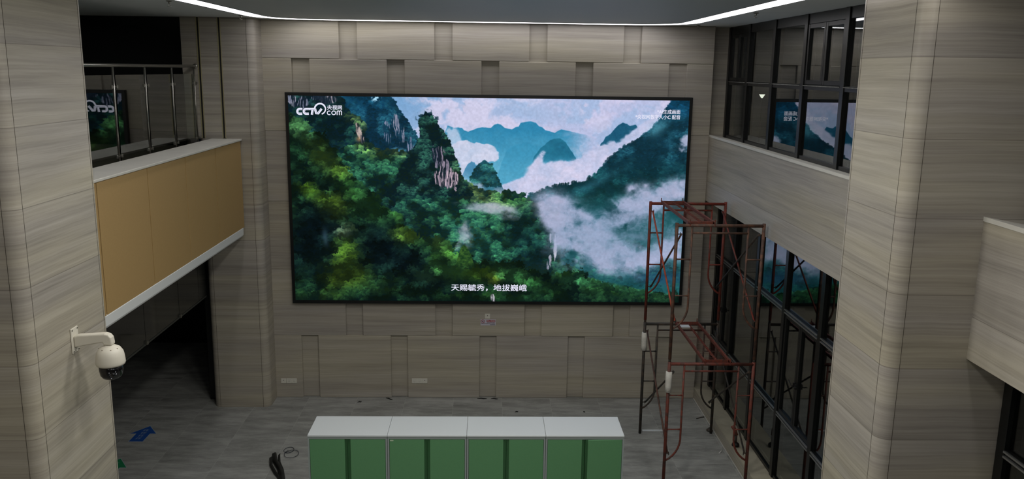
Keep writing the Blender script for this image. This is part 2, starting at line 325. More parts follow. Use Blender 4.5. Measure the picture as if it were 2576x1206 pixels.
    mk2=h*ell(1085,352,26,22,0,2)+h*(ell(1160,470,16,16)>.5);crowns(mk2,hi,lo,5,.9,.5,.7)
    cliff(ell(1398,618,5,38,4,2),(150,150,166),(228,222,230),.38,(34,62,66),.3);cliff(ell(1384,602,4,14,0,2),(130,135,150),(200,200,214),.4,(30,60,64),.3);cliff(ell(1382,662,6,20,12,2),(120,122,140),(190,186,198),.45,(20,50,54),.35)
    # hollow beyond the cliff, full of mist
    fg=[(1395,645),(1410,672),(1425,662),(1440,664),(1448,672),(1470,690),(1500,704),(1560,716),(1620,730),(1740,744),(1760,746)]
    rr=sst(1404,1420,U)*sst(470,560,V+(U-1400)*.05)*(1-ridge(fg,3,3,9,14))
    rr=np.maximum(rr,rs*sst(480,560,V)*sst(1404,1430,U)*(1-ridge(fg,3,3,9,14)))
    mix(rr,G(C(20,66,74),C(50,116,118),.5+clN*.5))
    hi=field((44,120,100));lo=field((24,72,82));crowns(rr*(V>600)*(clF>-.1),hi,lo,6,.8,.5,.7)
    mix(rr*ell(1560,545,50,26,0),C(20,56,68));mix(rr*ell(1620,592,80,22,10)*.7,C(24,74,78));mix(rr*ell(1660,700,70,22)*.6,C(30,62,100));mix(rr*ell(1500,560,40,30,50)*.5,C(50,110,130))
    mist=np.clip(ell(1425,550,80,42,42,1.4)*1.1+ell(1490,605,120,48,32,1.3)*.95+ell(1640,508,140,36,-24,1.4)*1.05+ell(1710,600,80,26,-35)*.7+ell(1600,650,150,26,-6)*.75+ell(1600,470,30,16)*.5+ell(1420,610,40,30)*.4,0,1)
    fog(mist,C(112,144,176),C(192,190,220),.95,-.05,.85,.8)
    fog(ell(1560,590,190,90)*.7,C(90,135,160),C(150,165,200),.5,.1,.9)
    fog(np.clip(ell(1218,522,80,14,3,1.3)+ell(1170,590,22,40,0)*.7+ell(1290,545,50,14)*.4,0,1),C(110,150,160),C(196,194,212),.8,.2,.95)
    mix(rr*ridge([(1395,700),(1440,690),(1480,690),(1560,705),(1740,730)],5,14,9,19)*.5,C(24,76,78))
    # left slope
    h=ridge([(700,280),(727,288),(745,300),(765,320),(785,337),(800,344),(815,349),(828,364),(838,374),(850,397),(862,412),(872,437),(885,452),(900,462),(920,472),(930,487),(945,502),(965,517),(985,532),(1000,542),(1012,562),(1035,592),(1060,607),(1085,614),(1105,602),(1125,612),(1142,642),(1158,657),(1165,640),(1178,642),(1200,662),(1225,670),(1250,662),(1300,670),(1345,692),(1380,702),(1430,682),(1480,702),(1520,717),(1580,735),(1640,742),(1760,748)],5,1.5,10,15)
    hi=field((30,62,38));lo=field((8,22,24));q=n2*.5+n3b*.5
    for a,c,w in [((755,335,40,24,42),(84,142,84),1),((745,385,34,24,30),(44,96,60),.8),((815,400,50,28,45),(104,154,66),1),((855,440,22,18,20),(104,146,50),.9),((880,485,50,16,55),(66,128,60),.9),((925,522,60,26,40),(60,120,60),1),((960,465,26,20,20),(84,150,84),1),
      ((775,482,28,16,20),(100,150,42),1),((838,525,36,32,0),(122,166,54),1.1),((812,508,24,14,0),(96,140,44),.9),((985,520,52,18,45),(64,128,62),1),((1035,570,50,16,48),(84,150,70),1),((1015,597,34,20,10),(128,180,58),1.1),((1095,612,46,14,40),(116,176,84),1.1),((1130,640,30,18,40),(84,150,64),1),
      ((862,588,24,18,0),(170,206,150),1.1),((872,635,34,34,30),(112,166,54),1.1),((852,695,44,36,0),(86,116,34),1),((902,690,28,36,-20),(84,120,40),.9),((830,748,40,20,0),(56,92,40),.8),((955,725,40,18,0),(60,112,62),.8),((1065,700,30,16,20),(90,156,104),.9),((1092,660,14,26,0),(76,140,60),.9),
      ((1150,690,60,24,15),(84,154,76),1),((1212,690,46,20,0),(84,128,40),1),((1245,708,18,14,0),(150,180,56),1),((1290,695,50,20,20),(72,140,80),1),((1345,722,70,16,22),(60,128,66),.9),((1422,692,26,14,0),(76,142,66),.8),((1460,712,34,9,25),(80,170,104),1),((1520,732,50,9,10),(66,130,66),.8),((1580,728,40,8,15),(70,150,96),.8),((1300,752,60,10,0),(60,130,70),.7),((750,752,22,14,0),(54,96,44),.7),((745,560,22,22,0),(44,88,58),.7),((1200,748,100,10,0),(40,80,36),.6)]:
        hi=blend(hi,ell(*a,1.5)*w*sst(.25,.5,q+.1),c);lo=blend(lo,ell(*a,1.5)*.42*w,tuple(x*.5 for x in c))
    for a,w in [((800,575,60,60,30),.8),((950,620,60,56,30),.8),((1010,665,70,36,0),.8),((1385,650,26,40,0),.6),((900,400,30,60,-30),.5),((770,640,60,70,0),.6),((1100,720,90,12,0),.5)]:
        hi=blend(hi,ell(*a,1.4)*w,(16,34,38));lo=blend(lo,ell(*a,1.4)*w,(8,20,28))
    mix(h,lo);crowns(h,hi,lo,17,1.15,.6,.95);sv=img.copy();crowns(h*(n2>.40),hi,lo,7,1.,.6,1.);img=sv*.5+img*.5
    mix(h*ell(818,598,7,20,-8)*.5,C(70,100,120))
    cone=ridge([(1148,660),(1156,634),(1160,624),(1166,617),(1172,619),(1178,628),(1186,644),(1192,665)],2,1.2,5,17)*sst(680,655,V);mix(cone,G(C(20,50,30),C(66,104,44),n3b*1.4-.2))
    fog(ell(1150,625,10,20,20)*.8,C(120,150,160),C(170,180,196),.5)
    cliff(ell(1240,752,5,14,-10,3),(150,150,160),(225,222,226),.35,(40,40,46),.3)
    img=img*(0.94+.12*n3b)[...,None]
    return np.clip(img,0,1)
# ---------------------------------------------------------------- materials
ST=stone('limestone_courses');STP=stone('limestone_half_courses',pitch=.5555,z0=-.03);STS=stone('limestone_long_slabs',pitch=1.2,z0=.1)
STB=stone('limestone_panels',joint=.0)
BLK=simple('black_aluminium',(14,16,16),.35,.2);BLK2=simple('black_gasket',(10,11,11),.6)
WINGL=glassmat('window_glass',(225,235,232));CLR=glassmat('clear_glass',(232,240,236))
STEEL=simple('stainless_steel',(150,148,140),.28,.9,noise=.1)
WHITE_CEIL=simple('ceiling_paint',(216,220,219),.7,noise=.03,nscale=2)
CEIL_IN=simple('ceiling_paint_inner',(176,186,190),.5,noise=.02,nscale=1)
CAPW=simple('white_sill_stone',(205,203,193),.45,noise=.05,nscale=5)
TAN=simple('tan_panel',(172,142,92),.55,noise=.03,nscale=60)
BAND=simple('white_metal_band',(226,229,227),.4)
DGL=simple('dark_tinted_glass',(26,29,28),.07,0,spec=.5)
DARK=simple('dark_wall',(16,18,17),.35)
JOINT=simple('dark_joint',(70,64,54),.8);TRIM=simple('groove_trim',(176,168,132),.4,.4)
# floor: large grey tiles, pale joints, cloudy veining
def floormat():
    m=bpy.data.materials.new('grey_floor_tiles');nt,N,L,B=nodes(m);M=lambda *a:math_(N,L,*a)
    tc=N.new('ShaderNodeTexCoord');sp=N.new('ShaderNodeSeparateXYZ');L.new(tc.outputs['Object'],sp.inputs[0])
    fx=M('DIVIDE',M('ADD',sp.outputs['X'],2.95),.8);fy=M('DIVIDE',sp.outputs['Y'],.8)
    jx=M('GREATER_THAN',M('ABSOLUTE',M('SUBTRACT',M('FRACT',fx),.5)),.4972);jy=M('GREATER_THAN',M('ABSOLUTE',M('SUBTRACT',M('FRACT',fy),.5)),.4972);j=M('MAXIMUM',jx,jy)
    wn=N.new('ShaderNodeTexWhiteNoise');wn.noise_dimensions='2D';cb=N.new('ShaderNodeCombineXYZ');L.new(M('FLOOR',fx),cb.inputs[0]);L.new(M('FLOOR',fy),cb.inputs[1]);L.new(cb.outputs[0],wn.inputs['Vector'])
    mp=N.new('ShaderNodeVectorMath');mp.operation='ADD';L.new(tc.outputs['Object'],mp.inputs[0]);sc=N.new('ShaderNodeVectorMath');sc.operation='SCALE';sc.inputs['Scale'].default_value=9.;L.new(wn.outputs['Color'],sc.inputs[0]);L.new(sc.outputs[0],mp.inputs[1])
    ro=N.new('ShaderNodeMapping');ro.inputs['Rotation'].default_value=(0,0,.6);ro.inputs['Scale'].default_value=(1.2,4.2,1);L.new(mp.outputs[0],ro.inputs['Vector'])
    nz=N.new('ShaderNodeTexNoise');nz.inputs['Scale'].default_value=1.4;nz.inputs['Detail'].default_value=7;nz.inputs['Roughness'].default_value=.65;L.new(ro.outputs[0],nz.inputs['Vector'])
    cr=N.new('ShaderNodeValToRGB');e=cr.color_ramp.elements;e[0].position=.32;e[0].color=lin((120,121,117));e[1].position=.72;e[1].color=lin((170,171,166));L.new(nz.outputs['Fac'],cr.inputs['Fac'])
    vn_=N.new('ShaderNodeTexNoise');vn_.inputs['Scale'].default_value=2.4;vn_.inputs['Detail'].default_value=3;L.new(ro.outputs[0],vn_.inputs['Vector'])
    vein=M('LESS_THAN',M('ABSOLUTE',M('SUBTRACT',vn_.outputs['Fac'],.5)),.004)
    m0=N.new('ShaderNodeMixRGB');L.new(M('MULTIPLY',vein,.35),m0.inputs['Fac']);L.new(cr.outputs['Color'],m0.inputs['Color1']);m0.inputs['Color2'].default_value=lin((180,180,174))
    mx=N.new('ShaderNodeMixRGB');L.new(M('MULTIPLY',j,.45),mx.inputs['Fac']);L.new(m0.outputs['Color'],mx.inputs['Color1']);mx.inputs['Color2'].default_value=lin((190,190,184))
    L.new(mx.outputs['Color'],B.inputs['Base Color']);B.inputs['Roughness'].default_value=.48;B.inputs['Specular IOR Level'].default_value=.3
    return m
FLOOR=floormat()
H=6.1
# ---------------------------------------------------------------- floors and ceiling
struct(MB().box(-7.2,3.95,-15.8,3.0,-.15,0).build('floor',FLOOR))
struct(MB().box(-9.0,3.95,-15.8,3.0,H+.02,H+.2).build('ceiling',WHITE_CEIL))
# lower ceiling skin: outer border round the light strip and the field inside it
LX0,LX1,LY0,LY1=-3.44,3.02,-12.2,-.12;LW=.26;LR=.85
def ringstrip(name,w0,w1,z0,z1,mat,parent=None):
    bm=bmesh.new();a=rrect(LX0+w0,LX1-w0,LY0+w0,LY1-w0,LR-w0,12);b=rrect(LX0+w1,LX1-w1,LY0+w1,LY1-w1,LR-w1,12)
    rows=[[bm.verts.new((p[0],p[1],z)) for p in q] for q,z in ((a,z1),(a,z0),(b,z0),(b,z1))]
    n=len(a)
    for r in range(4):
        A=rows[r];B_=rows[(r+1)%4]
        for i in range(n): bm.faces.new((A[i],A[(i+1)%n],B_[(i+1)%n],B_[i]))
    q=MB();q.bm.free();q.bm=bm;return q.build(name,mat,parent)
inner=rrect(LX0+LW+.005,LX1-LW-.005,LY0+LW+.005,LY1-LW-.005,LR-LW-.005,12)
struct(MB().prism(inner,'z',H-.004,H+.02).build('ceiling_inner_field',CEIL_IN))
outer=rrect(LX0-.004,LX1+.004,LY0-.004,LY1+.004,LR,12)
bm=bmesh.new()
OUTER=[(-9.0,3.0),(-9.0,-15.8),(3.95,-15.8),(3.95,3.0)]
def border(z):
    # ring face fan between the outer rectangle and the strip, in four corner groups
    n=len(outer);vo=[bm.verts.new((p[0],p[1],z)) for p in outer];rc=[bm.verts.new((x,y,z)) for x,y in ((3.95,3.0),(-9.0,3.0),(-9.0,-15.8),(3.95,-15.8))]
    k=n//4
    for c in range(4):
        for i in range(k-1): bm.faces.new((rc[c],vo[c*k+i],vo[c*k+i+1]))
        bm.faces.new((rc[c],vo[c*k+k-1],vo[(c*k+k)%n],rc[(c+1)%4]))
    return vo
border(H)
q=MB();q.bm.free();q.bm=bm;ob=q.build('ceiling_border',WHITE_CEIL)
sm=ob.modifiers.new('thick','SOLIDIFY');sm.thickness=.02;sm.offset=1.0
struct(ob)
lamp=empty('ceiling_light_ring',(0,-6,H-.01));tag(lamp,'long white glowing light strip running round the ceiling with curved corners','ceiling light')
LEDM=emit('led_diffuser',(255,252,255),LED_STRENGTH)
ringstrip('diffuser',.012,LW-.012,H-.006,H+.012,LEDM,lamp)
ringstrip('trim',0.0,.012,H-.008,H+.015,simple('lamp_trim',(200,200,205),.5),lamp);ringstrip('trim',LW-.012,LW,H-.008,H+.015,MATS.get('t') or bpy.data.materials['lamp_trim'],lamp)
# added fill lights, unseen, shaped as round lamps; they lift pillars and floor
def fill_light(x,y,label):
    r=empty('added_fill_light',(x,y,H-.01));tag(r,label,'ceiling light','added fill lights in the ceiling field')
    MB().lathe([(.33,0),(.33,-.008),(.29,-.012),(.29,0)],(x,y,H-.005),28,cap=False).build('rim',PLW0,r)
    MB().lathe([(.289,-.004),(.289,-.006)],(x,y,H-.004),24).build('diffuser',DLE,r)
    l=bpy.data.lights.new('fill_lamp','AREA');l.shape='DISK';l.size=.56;l.energy=FILL_LIGHT_W;l.color=(1,.975,.93);lo=bpy.data.objects.new('fill_lamp',l);COL.objects.link(lo);lo.location=(x,y,H-.02)
PLW0=simple('fill_light_rim',(220,220,216),.4);DLE=emit('fill_light_glow',(255,250,238),2.0)
for x_,nx in((-1.0,'left'),(.8,'right')):
    for y_,ny in((-5.5,'nearest the screen'),(-7.4,'in the middle of its row'),(-10.2,'farthest from the screen')): fill_light(x_,y_,'added round fill light out of view, %s row, %s'%(nx,ny))
# sprinkler heads
def sprinkler(x,y,label):
    r=empty('fire_sprinkler',(x,y,H));tag(r,label,'sprinkler','fire sprinklers under the ceiling border')
    MB().lathe([(.032,0),(.034,-.006),(.018,-.012)],(x,y,H-.0005),16).build('escutcheon',STEEL,r)
    m=MB();m.lathe([(.012,-.01),(.012,-.03),(.006,-.034)],(x,y,H),10)
    for s in(-1,1): m.tube([(x+s*.01,y,H-.03),(x+s*.017,y,H-.042),(x,y,H-.058)],.0025,5)
    m.build('nozzle',STEEL,r);MB().lathe([(.022,-.058),(.022,-.061)],(x,y,H),14).build('deflector',STEEL,r)
sprinkler(-3.57,-3.5,'small sprinkler head on the ceiling border above the glass balustrade');sprinkler(-3.5,-1.0,'small sprinkler head on the ceiling border beside the left corner column')
sprinkler(3.14,-3.1,'small sprinkler head on the ceiling border in front of the upper window');sprinkler(3.13,-.35,'small sprinkler head on the ceiling border near the top right wall corner')
# ---------------------------------------------------------------- far wall with staggered recesses
JX=3.488;P0=1.463;NW=.274;N2=-3.051;N1=-2.314
wb=MB();wb.box(-3.6,JX+.002,.05,.3,0,H).box(-3.6,3.95,.29,.5,0,H)
rows=[(0,1.079,N2),(1.079,2.19,N1),(2.19,3.30,N2),(3.30,4.413,N1),(4.413,5.525,N2),(5.525,H,N1)]
for z0,z1,n0 in rows:
    xs=[-3.5];k=0
    while n0+k*P0+NW<3.4: xs+= [n0+k*P0,n0+k*P0+NW];k+=1
    xs.append(JX+.002)
    for i in range(0,len(xs),2): wb.box(xs[i],xs[i+1],0,.0505,z0+.001,z1-.001)
back=struct(wb.build('wall_back',STB,bevel=.007))
# the dark reveal panels beside the windows
struct(MB().box(JX+.003,3.95,.24,.29,.13,3.382).box(JX+.003,3.95,.24,.29,4.38,H-.001).build('wall_back_window_reveal',ST))
# ---------------------------------------------------------------- left corner column
c=MB();c.prism(rrect(-4.39,-3.489,-.42,.3,.11,20,(0,0,1,1)),'z',0,4.318)
c.prism(rrect(-3.975,-3.489,-.42,.3,.11,20,(0,0,0,1)),'z',4.318,H)
c.box(-4.285,-4.015,-.42,-.3,4.318,H);c.box(-4.56,-4.325,-.42,-.3,4.318,H);c.box(-4.56,-3.975,-.30,.3,4.318,H)
struct(c.build('wall_left_column',STP))
t=MB()
for x in(-4.325,-4.285,-4.015,-3.975):
    t.box(x-.006,x+.006,-.428,-.40,4.325,H-.003)
g=struct(t.build('trim_1',TRIM));struct(MB().box(-4.32,-4.29,-.405,-.395,4.325,H-.003).box(-4.01,-3.98,-.405,-.395,4.325,H-.003).build('trim_2',BLK2))
# thin grooves between the column face and its round corner
struct(MB().box(-3.603,-3.599,-.4215,-.41,0,H-.002).box(-4.285,-4.281,-.4215,-.41,0,2.9).build('trim_3',JOINT))
# ---------------------------------------------------------------- balcony parapet
PX=-3.755;PY0,PY1=-6.36,-.42
par=MB().box(-4.17,PX-.03,PY0,PY1,2.98,4.29).build('wall_left_parapet',simple('parapet_core',(9,8,7),.7));struct(par)
MB().box(-4.19,PX+.02,PY0,PY1,4.29,4.318).build('ledge',CAPW,par,bevel=.004)
ys=[-.44,-1.62,-2.80,-3.98,-5.16,-6.34]
ys=[-.44]+[ -13.284+(y+13.284)*(3.755/3.878) for y in(-1.26,-2.455,-3.67,-4.93)]+[-6.35]
for a,b in zip(ys,ys[1:]): MB().box(PX-.028,PX,b+.009,a-.009,2.965,4.284).build('panel',TAN,par,bevel=.002)
bd=MB();bd.prism([(-4.3,2.975),(PX-.01,2.975),(PX+.004,2.96),(PX+.002,2.86),(PX-.012,2.835),(PX-.06,2.825),(-4.3,2.825)],'y',PY0,PY1-.1);bd.build('soffit_band',BAND,par)
# upper floor behind the parapet
struct(MB().box(-8.6,-4.17,-15.8,-.30,3.9,4.2).build('floor_upper_gallery',simple('gallery_floor',(112,104,92),.45,noise=.06,nscale=3)))
struct(MB().box(-6.35,-6.2,-15.8,-.30,4.2,H).build('wall_left_gallery',simple('gallery_wall',(92,96,92),.5)))
struct(MB().box(-7.2,-7.0,-15.8,.4,0,H).build('wall_left',DARK))
struct(MB().box(-7.2,-4.55,-.30,-.1,4.2,H).build('wall_left_gallery_end',simple('black_glass_wall',(18,20,20),.15)))
struct(MB().box(-7.2,-4.3,2.8,3.0,0,3.9).build('wall_left_passage_end',DARK))
struct(MB().box(-4.55,-4.35,-.1,3.0,0,3.9).build('wall_left_passage_side',DARK))
struct(MB().box(-6.6,-6.40,-15.8,-3.0,0,3.9).build('wall_left_passage',simple('passage_wall',(20,23,22),.3)))
# dark glass band over the passage
gb=MB();
for a,b in ((-6.36,-5.2),(-5.19,-4.0),(-3.99,-2.8),(-2.79,-1.6),(-1.59,-.43)): gb.box(-4.42,-4.405,a,b,1.87,2.83)
gp=gb.build('wall_left_glass_band',DGL);struct(gp)
MB().box(-4.43,-4.40,-6.36,-.43,1.845,1.87).build('rail',simple('band_rail',(70,74,72),.35,.6),gp)
for y in(-1.595,-2.795,-3.995): MB().box(-4.404,-4.38,y-.02,y+.02,1.85,1.9).build('clip',STEEL,gp)
# ---------------------------------------------------------------- glass balustrade on the ledge
bal=empty('glass_balustrade',(-4.37,-3.0,4.2));tag(bal,'steel and glass balustrade standing just behind the white balcony ledge','balustrade')
RX=-4.37;RZ=5.385
MB().tube([(RX,-6.9,RZ),(RX,-.44,RZ)],.022,14).build('handrail',STEEL,bal)
MB().lathe([(.022,-.01),(.038,-.005),(.038,.008),(.03,.018)],(RX,-.44,RZ),14,'y').build('end_cap',STEEL,bal)
py=[-.50,-1.39,-2.31,-3.23,-4.15,-5.07,-6.0,-6.9]
for i,y in enumerate(py):
    po=MB();po.tube([(RX,y,4.2),(RX,y,RZ-.02)],.013,12);po.build('post',STEEL,bal)
    MB().lathe([(.04,0),(.04,.01),(.022,.02)],(RX,y,4.2),14).build('post_foot',STEEL,bal)
    for z in(4.33,5.14):
        cl=MB();cl.tube([(RX-.0,y-.065,z),(RX,y+.065,z)],.009,8);cl.box(RX-.018,RX+.018,y-.085,y-.05,z-.02,z+.02);cl.box(RX-.018,RX+.018,y+.05,y+.085,z-.02,z+.02);cl.build('clamp',STEEL,bal,bevel=.004)
for a,b in zip(py,py[1:]): MB().box(RX-.006,RX+.006,b+.045,a-.045,4.24,5.275).build('glass_pane',CLR,bal)
# ---------------------------------------------------------------- near pillars
struct(MB().prism(rrect(-4.6,-3.2,-7.59,-6.36,.09,20,(1,0,0,1)),'z',0,H).build('wall_left_pillar',STP))
struct(MB().prism(rrect(2.9,3.95,-7.55,-6.55,.1,20,(0,1,1,0)),'z',0,H).build('wall_right_pillar',STP))
gr=MB()
for y in(-6.455,-7.497): gr.box(-3.205,-3.1985,y-.0014,y+.0014,0,H-.002)
gr.box(-3.293,-3.290,-7.5915,-7.58,0,H-.002)
struct(gr.build('trim_5',JOINT))
gr=MB()
for y in(-6.655,-7.447): gr.box(2.8985,2.905,y-.0014,y+.0014,0,H-.002)
gr.box(3.0,3.003,-7.5515,-7.54,0,H-.002);struct(gr.build('trim_6',JOINT))
# rest of the hall towards and behind the viewer
struct(MB().box(-4.75,-4.55,-15.8,-7.55,0,H).build('wall_left_near',ST))
struct(MB().box(-7.2,3.95,-16.0,-15.8,0,H).build('wall_front',ST))
struct(MB().box(-4.55,3.488,-15.8,-13.75,3.9,4.2).build('floor_viewing_gallery',simple('gallery_floor_near',(120,118,112),.5)))
# ---------------------------------------------------------------- right side: sills, spandrels, windows
def right_run(ya,yb,sfx):
    s=MB().prism([(JX,3.382),(JX,4.402),(3.95,4.325),(3.95,3.382)],'y',ya,yb).build('wall_right_spandrel'+sfx,STS);struct(s);MB().prism([(JX-.006,4.40),(JX-.006,4.433),(3.95,4.35),(3.95,4.32)],'y',ya,yb).build('sill_cap',CAPW,s)
    p=MB().prism([(JX,0),(JX,.172),(3.95,.095),(3.95,0)],'y',ya,yb).build('baseboard_right'+sfx,STS);struct(p);MB().prism([(JX-.004,.17),(JX-.004,.195),(3.95,.118),(3.95,.094)],'y',ya,yb).build('sill_cap',simple('plinth_cap'+sfx,(176,170,150),.4,noise=.08,nscale=8),p)
right_run(-6.56,.24,'');right_run(-15.8,-7.54,'_near')
struct(MB().box(3.480,JX,-6.56,0,0,.008).build('baseboard_floor_line',simple('white_grout',(190,190,184),.6)) )
XF=3.77;XG=3.81;MOD=1.15
TALU=simple('transom_alu',(176,178,178),.3,.85);TDUST=simple('dusty_alu',(120,120,114),.7,.3,noise=.4,nscale=25)
def frame_member(m,y0,y1,z0,z1,x0=XF,x1=3.90): m.box(x0,x1,y0,y1,z0,z1)
def window(name,ys,zb,zt,tr,cas,tr2=None,xf=XF,lower=False):
    """ys: mullion centre lines; tr: transom height(s); cas: modules with opening leaves"""
    root=empty(name,((xf+XG)/2,(ys[0]+ys[-1])/2,zb));struct(root)
    f=MB()
    for y in ys: f.box(xf,3.90,y-.048,y+.048,zb,zt)
    trs=[tr] if tr2 is None else [tr2,tr]
    for a,b in zip(ys,ys[1:]):
        y0,y1=min(a,b)+.0485,max(a,b)-.0485
        f.box(xf+.015,3.87,y0,y1,zb,zb+.05);f.box(xf+.015,3.87,y0,y1,zt-.12,zt)
        for t_ in trs: f.box(xf+.01,3.87,y0,y1,t_-.03,t_+.03)
    f.build('frame',BLK,root,bevel=.003)
    # thin bright transom noses
    for t_ in trs:
        n=MB()
        for a,b in zip(ys,ys[1:]):
            n.box(xf-.006,xf+.0105,min(a,b)+.049,max(a,b)-.049,t_+.012,t_+(.026 if lower else .02))
            if lower: n.box(xf-.006,xf+.0105,min(a,b)+.049,max(a,b)-.049,t_-.026,t_-.012)
        n.build('transom_nose',TALU if lower else TDUST,root)
    zs=[zb+.05]+[v for t_ in trs for v in(t_-.03,t_+.03)]+[zt-.12]
    for i,(a,b) in enumerate(zip(ys,ys[1:])):
        y0,y1=min(a,b)+.0485,max(a,b)-.0485
        for j in range(0,len(zs),2):
            z0,z1=zs[j],zs[j+1]
            opening=(i in cas) and ((not lower and j==len(zs)-2) or (lower and j==2))
            if opening:
                ym=(y0+y1)/2
                for k,(u,v) in enumerate(((y0+.002,ym-.004),(ym+.004,y1-.002))):
                    fr=MB();w_=.052
                    fr.box(xf+.012,3.86,u,u+w_,z0+.002,z1-.002);fr.box(xf+.012,3.86,v-w_,v,z0+.002,z1-.002);fr.box(xf+.014,3.86,u+w_,v-w_,z0+.002,z0+w_);fr.box(xf+.014,3.86,u+w_,v-w_,z1-w_,z1-.002)
                    s_=fr.build('casement',BLK,root,bevel=.003)
                    MB().box(XG-.004,XG+.004,u+w_-.004,v-w_+.004,z0+w_-.004,z1-w_+.004).build('pane',WINGL,s_)
                    if not lower: continue
                    hy=(v-w_/2) if k==0 else (u+w_/2);hz=z0+(.55 if lower else .35)
                    h=MB();h.box(xf-.01,xf+.014,hy-.012,hy+.012,hz-.03,hz+.03);h.tube([(xf,hy,hz),(xf-.03,hy,hz-.01),(xf-.03,hy+(-1 if k==0 else 1)*.05,hz+.012),(xf-.03,hy+(-1 if k==0 else 1)*.1,hz+.03)],.007,6);h.build('handle',BLK2,s_)
            else:
                MB().box(XG-.004,XG+.004,y0-.004,y1+.004,z0-.004,z1+.004).build('pane',WINGL,root)
    return root
Y=[.195,-.80,-1.92,-3.05,-4.23,-5.40,-6.515]
window('window_1',Y,4.375,H-.002,5.245,(0,3))
window('window_2',Y,.15,3.38,2.445,(0,3),tr2=1.064,xf=3.77,lower=True)
YN=[-7.60-.035+.0]+[-8.35-MOD*k for k in range(7)]
window('window_3',YN,4.375,H-.002,5.245,(1,4));window('window_4',YN,.15,3.38,2.70,(1,4),tr2=1.064,xf=3.77,lower=True)
# outside: a dark terrace and a lantern seen through the upper window
struct(MB().box(3.95,16,-16,8,-.2,-.05).build('floor_terrace',simple('terrace',(40,44,44),.8)))
ln=empty('outdoor_lantern',(6.74,7.6,4.15));tag(ln,'small glowing outdoor lantern seen through the upper window','lantern')
MB().tube([(6.74,7.6,-.05),(6.74,7.6,4.79)],.015,8).build('pole',BLK,ln);MB().lathe([(.02,4.80),(.07,4.88),(.075,4.89)],(6.74,7.6,0),12).build('lamp_glass',emit('lantern_glow',(255,252,235),1.5),ln)
MB().lathe([(.085,4.89),(.08,4.9),(.02,4.93)],(6.74,7.6,0),12).build('cap',BLK,ln)
# ---------------------------------------------------------------- LED video wall
scr=empty('video_wall',(0,-.04,1.652));tag(scr,'huge black framed video wall showing misty green mountains','screen')
MB().box(-3.135,3.16,-.055,-.001,1.665,4.998).build('cabinet',BLK2,scr)
fr=MB();X0,X1,Z0,Z1=-3.148,3.174,1.652,5.012
fr.box(X0,X1,-.09,-.0015,SZ1,Z1).box(X0,X1,-.09,-.0015,Z0,SZ0).box(X0,SX0,-.09,-.0015,SZ0,SZ1).box(SX1,X1,-.09,-.0015,SZ0,SZ1);fr.build('bezel',simple('bezel_black',(13,17,18),.4),scr)
pic=paint().astype(np.float32)
img=bpy.data.images.new('mountain_picture',TW,TH,alpha=False,float_buffer=False)
px=np.ones((TH,TW,4),np.float32);px[...,:3]=pic[::-1];img.pixels.foreach_set(px.ravel());img.update();img.pack()
pm=bpy.data.materials.new('screen_picture');pm.use_nodes=True;nt=pm.node_tree;nt.nodes.remove(nt.nodes['Principled BSDF'])
ti=nt.nodes.new('ShaderNodeTexImage');ti.image=img;ti.interpolation='Cubic';ti.extension='EXTEND';e=nt.nodes.new('ShaderNodeEmission');nt.links.new(ti.outputs[0],e.inputs[0]);e.inputs[1].default_value=1.0;nt.links.new(e.outputs[0],nt.nodes['Material Output'].inputs[0])
def quad(name,x0,x1,z0,z1,y,mat,parent):
    me=bpy.data.meshes.new(name);me.from_pydata([(x0,y,z0),(x1,y,z0),(x1,y,z1),(x0,y,z1)],[],[(0,1,2,3)]);uv=me.uv_layers.new(name='UVMap')
    for i,c_ in enumerate(((0,0),(1,0),(1,1),(0,1))): uv.data[i].uv=c_
    me.materials.append(mat);o=bpy.data.objects.new(name,me);COL.objects.link(o);o.parent=parent;o.matrix_parent_inverse=parent.matrix_world.inverted();return o
quad('picture',SX0,SX1,SZ0,SZ1,-.085,pm,scr)
TXT=emit('caption_white',(232,232,250),1.0);INK=emit('logo_gap',(70,84,110),1.0)
YT=-.0862
def onscr(u,v):
    """place on the picture plane of a point of the picture, from its reading in photo pixels"""
    d=_F0+_R0*((u-1288)/CAMF)-_U0*((v-603)/CAMF);t_=(YT+13.284)/d.y;return (d.x*t_,5.4+d.z*t_)
a=onscr(1135,732);b=onscr(1325,733)
text_obj('caption','天赐毓秀，地拔巍峨',.14,(a[0],YT,a[1]-.004),TXT,scr,width=b[0]-a[0]-.002,strike=.0028,tall=.86)
a=onscr(1653,287);b=onscr(1711,287);text_obj('caption','*AI生成画面',.075,(a[0],YT,a[1]),TXT,scr,width=b[0]-a[0],strike=.0016)
a=onscr(1598,299.5);b=onscr(1711,299.5);text_obj('caption','*央视网数字人小C 配音',.075,(a[0],YT,a[1]),TXT,scr,width=b[0]-a[0],strike=.0016)
a=onscr(823,276);b=onscr(860,276);text_obj('caption','央视网',.075,(a[0],YT,a[1]),TXT,scr,width=b[0]-a[0],strike=.002)
